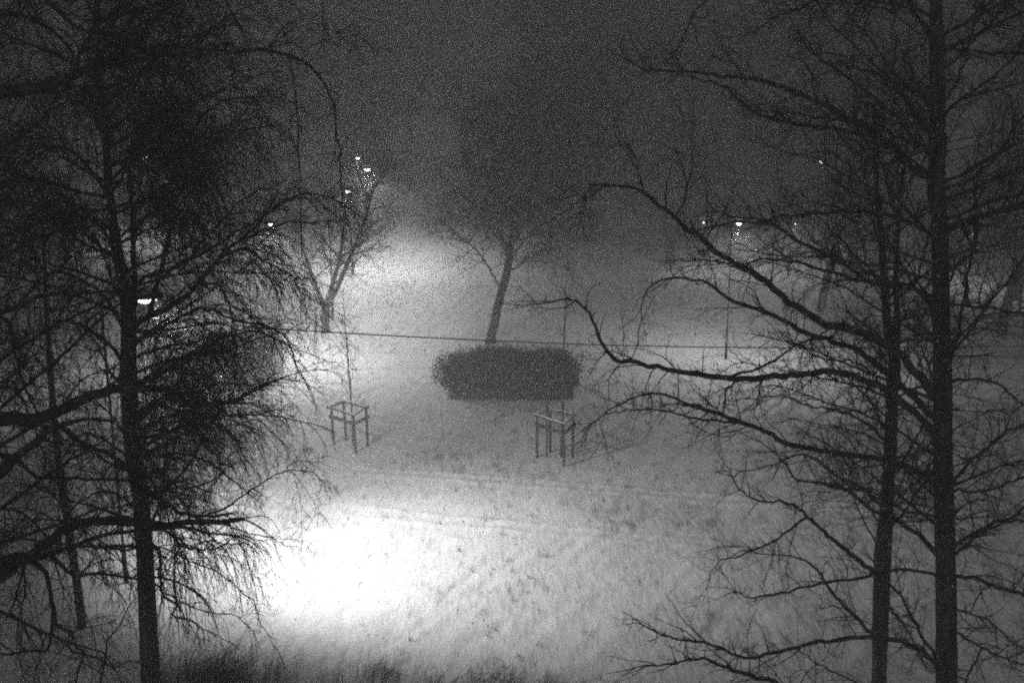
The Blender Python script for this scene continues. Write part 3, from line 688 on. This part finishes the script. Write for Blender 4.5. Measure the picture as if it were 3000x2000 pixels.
# ------------------------------------------------------------------ hedge, bushes
def leafy(name, label, cat, cx, cy, sx, sy, sz, seed, n, part='foliage', group=None, leaf=.055, twig_n=900, rz=0, fuzz=.16):
    rng = np.random.RandomState(seed); rr = random.Random(seed)
    z0 = float(gz(cx, cy))
    root = empty(name, (cx, cy, z0), rz); tag(root, label, cat, group)
    # leaves through a rounded-box volume, thinning out past the skin
    P = rng.uniform(-1.15, 1.15, (n * 4, 3)); e = 2.5
    d = (np.abs(P) ** e).sum(1) ** (1 / e)
    lump = .97 + .06 * np.sin(P[:, 0] * 7 + seed) + .05 * np.sin(P[:, 0] * 17 + P[:, 1] * 5) + .05 * np.sin(P[:, 2] * 11 + P[:, 0] * 6) + rng.normal(0, fuzz * .3, len(P)) + np.where(rng.rand(len(P)) < .12, rng.exponential(.07, len(P)), 0)
    P = P[d < lump * .96][:n]
    P = P * np.array((sx / 2, sy / 2, sz / 2)); P[:, 2] += sz / 2 + .03
    P[:, :2] *= np.where(P[:, 2:3] < .25, .9, 1)
    a = rng.normal(0, 1, (len(P), 3)); a /= np.linalg.norm(a, axis=1, keepdims=True)
    b_ = np.cross(a, rng.normal(0, 1, (len(P), 3))); b_ /= np.linalg.norm(b_, axis=1, keepdims=True)
    s = leaf * rng.uniform(.5, 1.3, (len(P), 1))
    V = np.stack([P - a * s, P + b_ * s * .5, P + a * s, P - b_ * s * .5], 1).reshape(-1, 3)
    new_mesh(part, V, np.arange(len(V)).reshape(-1, 4), M_LEAF, root, smooth=False)
    T = Tubes()
    for _ in range(twig_n):
        x, y = rr.uniform(-.44, .44) * sx, rr.uniform(-.42, .42) * sy
        grow(T, rr, (x, y, 0), nrm((rr.gauss(0, .13), rr.gauss(0, .13), 1)), sz * rr.uniform(.7, 1.1) * (1 - .25 * abs(x / sx * 2) ** 4), .012, 0,
             dict(seg=[.2, .12], wander=[.12, .2], droop=[0, 0], kids=[2.5, 0], angle=(R(20), R(50)), shrink=[.25, .2], lift=[.1, 0], rmin=.006, levels=1))
    T.build('stems', M_TWIG, root, 3)
    return root
hx, hy = ground(1480, 1172)
hy += .75
leafy('hedge', 'dark dense clipped hedge block standing alone in the middle of the snow', 'hedge', hx + .22, hy, 5.3, 1.7, 1.85, 3, 34000, rz=R(-2), fuzz=.34, twig_n=1400)
bx, by = ground(700, 1125)
leafy('bush', 'dark rounded bush at the path edge behind the left tree twigs', 'bush', bx - 1, by + 1, 5.6, 2., 2.0, 5, 9000, twig_n=500, fuzz=.3)
# ------------------------------------------------------------------ tree guards and saplings
def guard(feet_px, post_h, label, broken, seed):
    rr = random.Random(seed)
    G = [np.array(ground(*p)) for p in feet_px]
    c = sum(G) / 4; z0 = float(gz(*c))
    root = empty('tree_guard', (*c, z0)); tag(root, label, 'tree guard', 'wooden tree guards round the saplings')
    tops = []
    for g_ in G:
        l = g_ - c; T = Tubes()
        lean = (rr.uniform(-.03, .03), rr.uniform(-.03, .03))
        top = np.array((l[0] + lean[0] - .02, l[1] + lean[1], post_h * rr.uniform(.97, 1.03)))
        T.add([(l[0], l[1], -.3), (l[0], l[1], 0), top - (0, 0, .01), top, top + (0, 0, .004)], [.046, .046, .043, .038, .001]); T.build('post', M_WOOD, root, 8)
        tops.append(top)
    def rail(a, b_, z, wdt=.035, ht=.05, ext=.06, dz=0, name='rail', mat=M_WOOD):
        a = np.array((a[0], a[1], z)); b_ = np.array((b_[0], b_[1], z + dz)); d = (b_ - a) / np.linalg.norm(b_ - a); a = a - d * ext; b_ = b_ + d * ext
        s = np.cross(d, (0, 0, 1)); s /= np.linalg.norm(s); off = s * .055
        V = [p + off + s * i * wdt / 2 + np.array((0, 0, j * ht / 2)) for p in (a, b_) for i in (-1, 1) for j in (-1, 1)]
        new_mesh(name, V, [[0, 1, 3, 2], [4, 6, 7, 5], [0, 4, 5, 1], [2, 3, 7, 6], [0, 2, 6, 4], [1, 5, 7, 3]], mat, root, smooth=False)
        # a line of snow lying on the rail
        if z > post_h - .15:
            V = [p + off + s * i * wdt / 2 * (1 if j < 0 else .6) + np.array((0, 0, ht / 2 + .003 + (j + 1) * .012)) for p in (a, b_) for i in (-1, 1) for j in (-1, 1)]
            new_mesh('snow_on_rail', V, [[0, 1, 3, 2], [4, 6, 7, 5], [0, 4, 5, 1], [2, 3, 7, 6], [0, 2, 6, 4], [1, 5, 7, 3]], M_SNOWCAP, root, smooth=False)
    L_, Fr, Rt, Bk = tops
    hi, lo = post_h - .05, post_h - .34
    rail(L_, Fr, hi, ext=.14); rail(Fr, Rt, hi, dz=broken); rail(Rt, Bk, hi); rail(Bk, L_, hi)
    rail(L_, Fr, lo, ht=.1); rail(Fr, Rt, lo, ht=.1); 
    return root, c, z0
g1, c1, z1 = guard([(978, 1300), (1042, 1322), (1077, 1303), (1014, 1285)], 1.35, 'wooden guard of posts and rails round the thin young tree, left of the hedge', .04, 1)
g2, c2, z2 = guard([(1573, 1334), (1653, 1361), (1678, 1334), (1612, 1318)], 1.42, 'wooden guard of posts and rails under the branch tips, below the hedge corner', 0, 2)
SAP = dict(seg=[.12, .1], wander=[.07, .12], droop=[-.15, 0], kids=[4, 0], angle=(R(20), R(45)), shrink=[.35, .3], lift=[.2, 0], rmin=.006, levels=1)
def sapling(c, z, top_px, label, seed, r, stems=1, kids=5.5):
    rr = random.Random(seed); root = empty('young_tree', (*c, z)); tag(root, label, 'young tree', 'young trees inside the wooden guards')
    tip, _ = at(*top_px, c[1]); tip = tip - np.array((*c, z))
    P_ = smooth_line([(0, 0, -.2, r), (tip[0] * .2 + .02, 0, tip[2] * .3, r * .85), (tip[0] * .55, .02, tip[2] * .65, r * .6), (*tip, r * .15)], .15, .006, rr)
    T = Tubes(); T.add(P_[:, :3], P_[:, 3]); T.build('trunk', M_BARK, root, 8)
    T = Tubes()
    spawn(T, rr, P_[:, :3], P_[:, 3], kids, (.5, 1.3), SAP, .012, .34, 1., .75)
    T.build('crown', M_TWIG, root, 3)
    return root
sapling(c1 + np.array((.08, 0)), z1, (1003, 850), 'thin young tree with fine upright twigs in the left wooden guard', 41, .030)
s2 = sapling(c2 + np.array((.16, .1)), z2, (1662, 740), 'taller young tree half hidden by branch tips in the guard below the hedge', 42, .042, kids=4.5)
T = Tubes(); T.add([(-.45, -.05, -.2), (-.45, -.05, 3.5), (-.45, -.05, 3.53)], [.03, .027, .01]); T.build('stake', M_WOOD, s2, 8)

# ------------------------------------------------------------------ cable
pts = [(-300, 862, 17), (0, 892, 19), (300, 919, 21), (800, 962, 24.5), (1300, 991, 28), (1800, 1011, 31.5), (2300, 1018, 35), (3000, 1013, 40), (3400, 1000, 43)]
line = smooth_line([(*at(x, y, Y)[0], .021) for x, y, Y in pts], .5)
T = Tubes(); T.add(line[:, :3], line[:, 3]); cb = T.build('cable', M_CABLE, None, 6)
tag(cb, 'thin dark cable strung from the left tree twigs to the right, above the hedge', 'cable')
for i, (p, lab) in enumerate([(line[0], 'wooden cable pole outside the left edge'), (line[-1], 'wooden cable pole outside the right edge')]):
    r0_ = empty('cable_pole', (p[0], p[1], float(gz(p[0], p[1])))); tag(r0_, lab, 'pole')
    T = Tubes(); hh = p[2] + .3 - r0_.location.z; T.add([(0, .12, -.3), (0, .12, hh), (0, .12, hh + .01)], [.14, .11, .01]); T.build('shaft', M_WOOD, r0_, 12)
    T = Tubes(); T.add([(0, .02, hh - .34), (0, .02, hh - .22)], [.04, .04]); T.build('insulator', M_METAL, r0_, 8)

# ------------------------------------------------------------------ grass tufts poking out of the snow
rr = np.random.RandomState(77)
NT = 2600
tx = rr.uniform(-15, 16, NT); ty = 15 + rr.rand(NT) ** .8 * 40
mask = fbm(tx * .35, ty * .22, 61, 3) + rr.uniform(-.12, .12, NT)
gx_, gy_ = ground(850, 1990)
mask += .12 * np.exp(-((tx - gx_) ** 2 + (ty - gy_) ** 2 * 2) / 6)
keep = mask > .58
tx, ty = tx[keep], ty[keep]; tz = gz(tx, ty)
T = Tubes(); r2 = random.Random(3)
for x, y, z in zip(tx, ty, tz):
    if abs(y - 42.8) < 1.7: continue
    for _ in range(6):
        h = r2.uniform(.04, .15); a = .35 + r2.gauss(0, .3); bb = .5 + r2.gauss(0, .4)
        bx_, by_ = x + r2.gauss(0, .05), y + r2.gauss(0, .07)
        T.add([(bx_, by_, z - .03), (bx_ + a * h * .4, by_ + bb * h * .4, z + h * .7), (bx_ + a * h, by_ + bb * h, z + h)], [.006, .005, .001])
tag(T.build('grass_tufts', M_GRASS, None, 3), 'dead grass tufts poking through the snow', 'grass', kind='stuff')

# tall dead grass along the bottom edge of the lawn
T = Tubes(); r2 = random.Random(13)
for cxp, cyp, spx, nn, HH in [(560, 2000, 70, 110, .5), (650, 1985, 60, 90, .6), (790, 2020, 90, 70, .42), (1110, 1995, 45, 45, .36), (1290, 2020, 60, 30, .3), (1430, 2000, 40, 35, .34), (1600, 2030, 90, 50, .36)]:
    for k in range(nn):
        x, y = ground(cxp + r2.gauss(0, spx), cyp + r2.gauss(0, 22)); z = float(gz(x, y)); H_ = HH * r2.uniform(.35, 1.1)
        for _ in range(4):
            bx_, by_ = x + r2.gauss(0, .08), y + r2.gauss(0, .08); h = H_ * r2.uniform(.4, 1.1); a = .45 + r2.gauss(0, .35); bb = .2 + r2.gauss(0, .35)
            T.add([(bx_, by_, z - .04), (bx_ + a * h * .25, by_ + bb * h * .25, z + h * .55), (bx_ + a * h * .7, by_ + bb * h * .7, z + h * .9), (bx_ + a * h * 1.2, by_ + bb * h * 1.2, z + h * .95)], [.0045, .004, .003, .001])
tag(T.build('tall_grass', M_GRASS, None, 3), 'tall dead grass standing along the near edge of the lawn', 'grass', kind='stuff')

# ------------------------------------------------------------------ falling snow
rr = np.random.RandomState(5); NF = 50000
fy = 7 + 38 * rr.rand(NF) ** .55; fx = rr.uniform(-.62, .62, NF) * (fy + 2); fz = rr.uniform(-.5, 13.5, NF)
fz = np.maximum(fz, .3)
oc = np.array([(1, 0, 0), (-1, 0, 0), (0, 1, 0), (0, -1, 0), (0, 0, 1.9), (0.25, 0, -1.9)])
s = rr.uniform(.0045, .0095, NF)[:, None, None]
V = (np.stack([fx, fy, fz], -1)[:, None, :] + oc[None] * s)
fc = np.array([(0, 2, 4), (2, 1, 4), (1, 3, 4), (3, 0, 4), (2, 0, 5), (1, 2, 5), (3, 1, 5), (0, 3, 5)])
Q = (np.arange(NF)[:, None, None] * 6 + fc[None]).reshape(-1, 3)
tag(new_mesh('falling_snow', V.reshape(-1, 3), Q, M_FLAKE, None, smooth=False), 'fine snow flakes driven through the night air', 'snow', kind='stuff')

# ------------------------------------------------------------------ haze of blown snow
V, Fs = [], []; box(V, Fs, (0, 60, 14), (320, 260, 32))
hz = new_mesh('haze', V, Fs, M_FLAKE, None, smooth=False)
m = bpy.data.materials.new('haze_volume'); m.use_nodes = True; t = m.node_tree; t.nodes.clear()
v = t.nodes.new('ShaderNodeVolumePrincipled'); o = t.nodes.new('ShaderNodeOutputMaterial'); t.links.new(v.outputs[0], o.inputs['Volume'])
v.inputs['Color'].default_value = (.86, .86, .86, 1); v.inputs['Density'].default_value = HAZE_DENSITY; v.inputs['Anisotropy'].default_value = .2
hz.data.materials.clear(); hz.data.materials.append(m)
tag(hz, 'pale haze of blown snow filling the park', 'haze', kind='stuff')
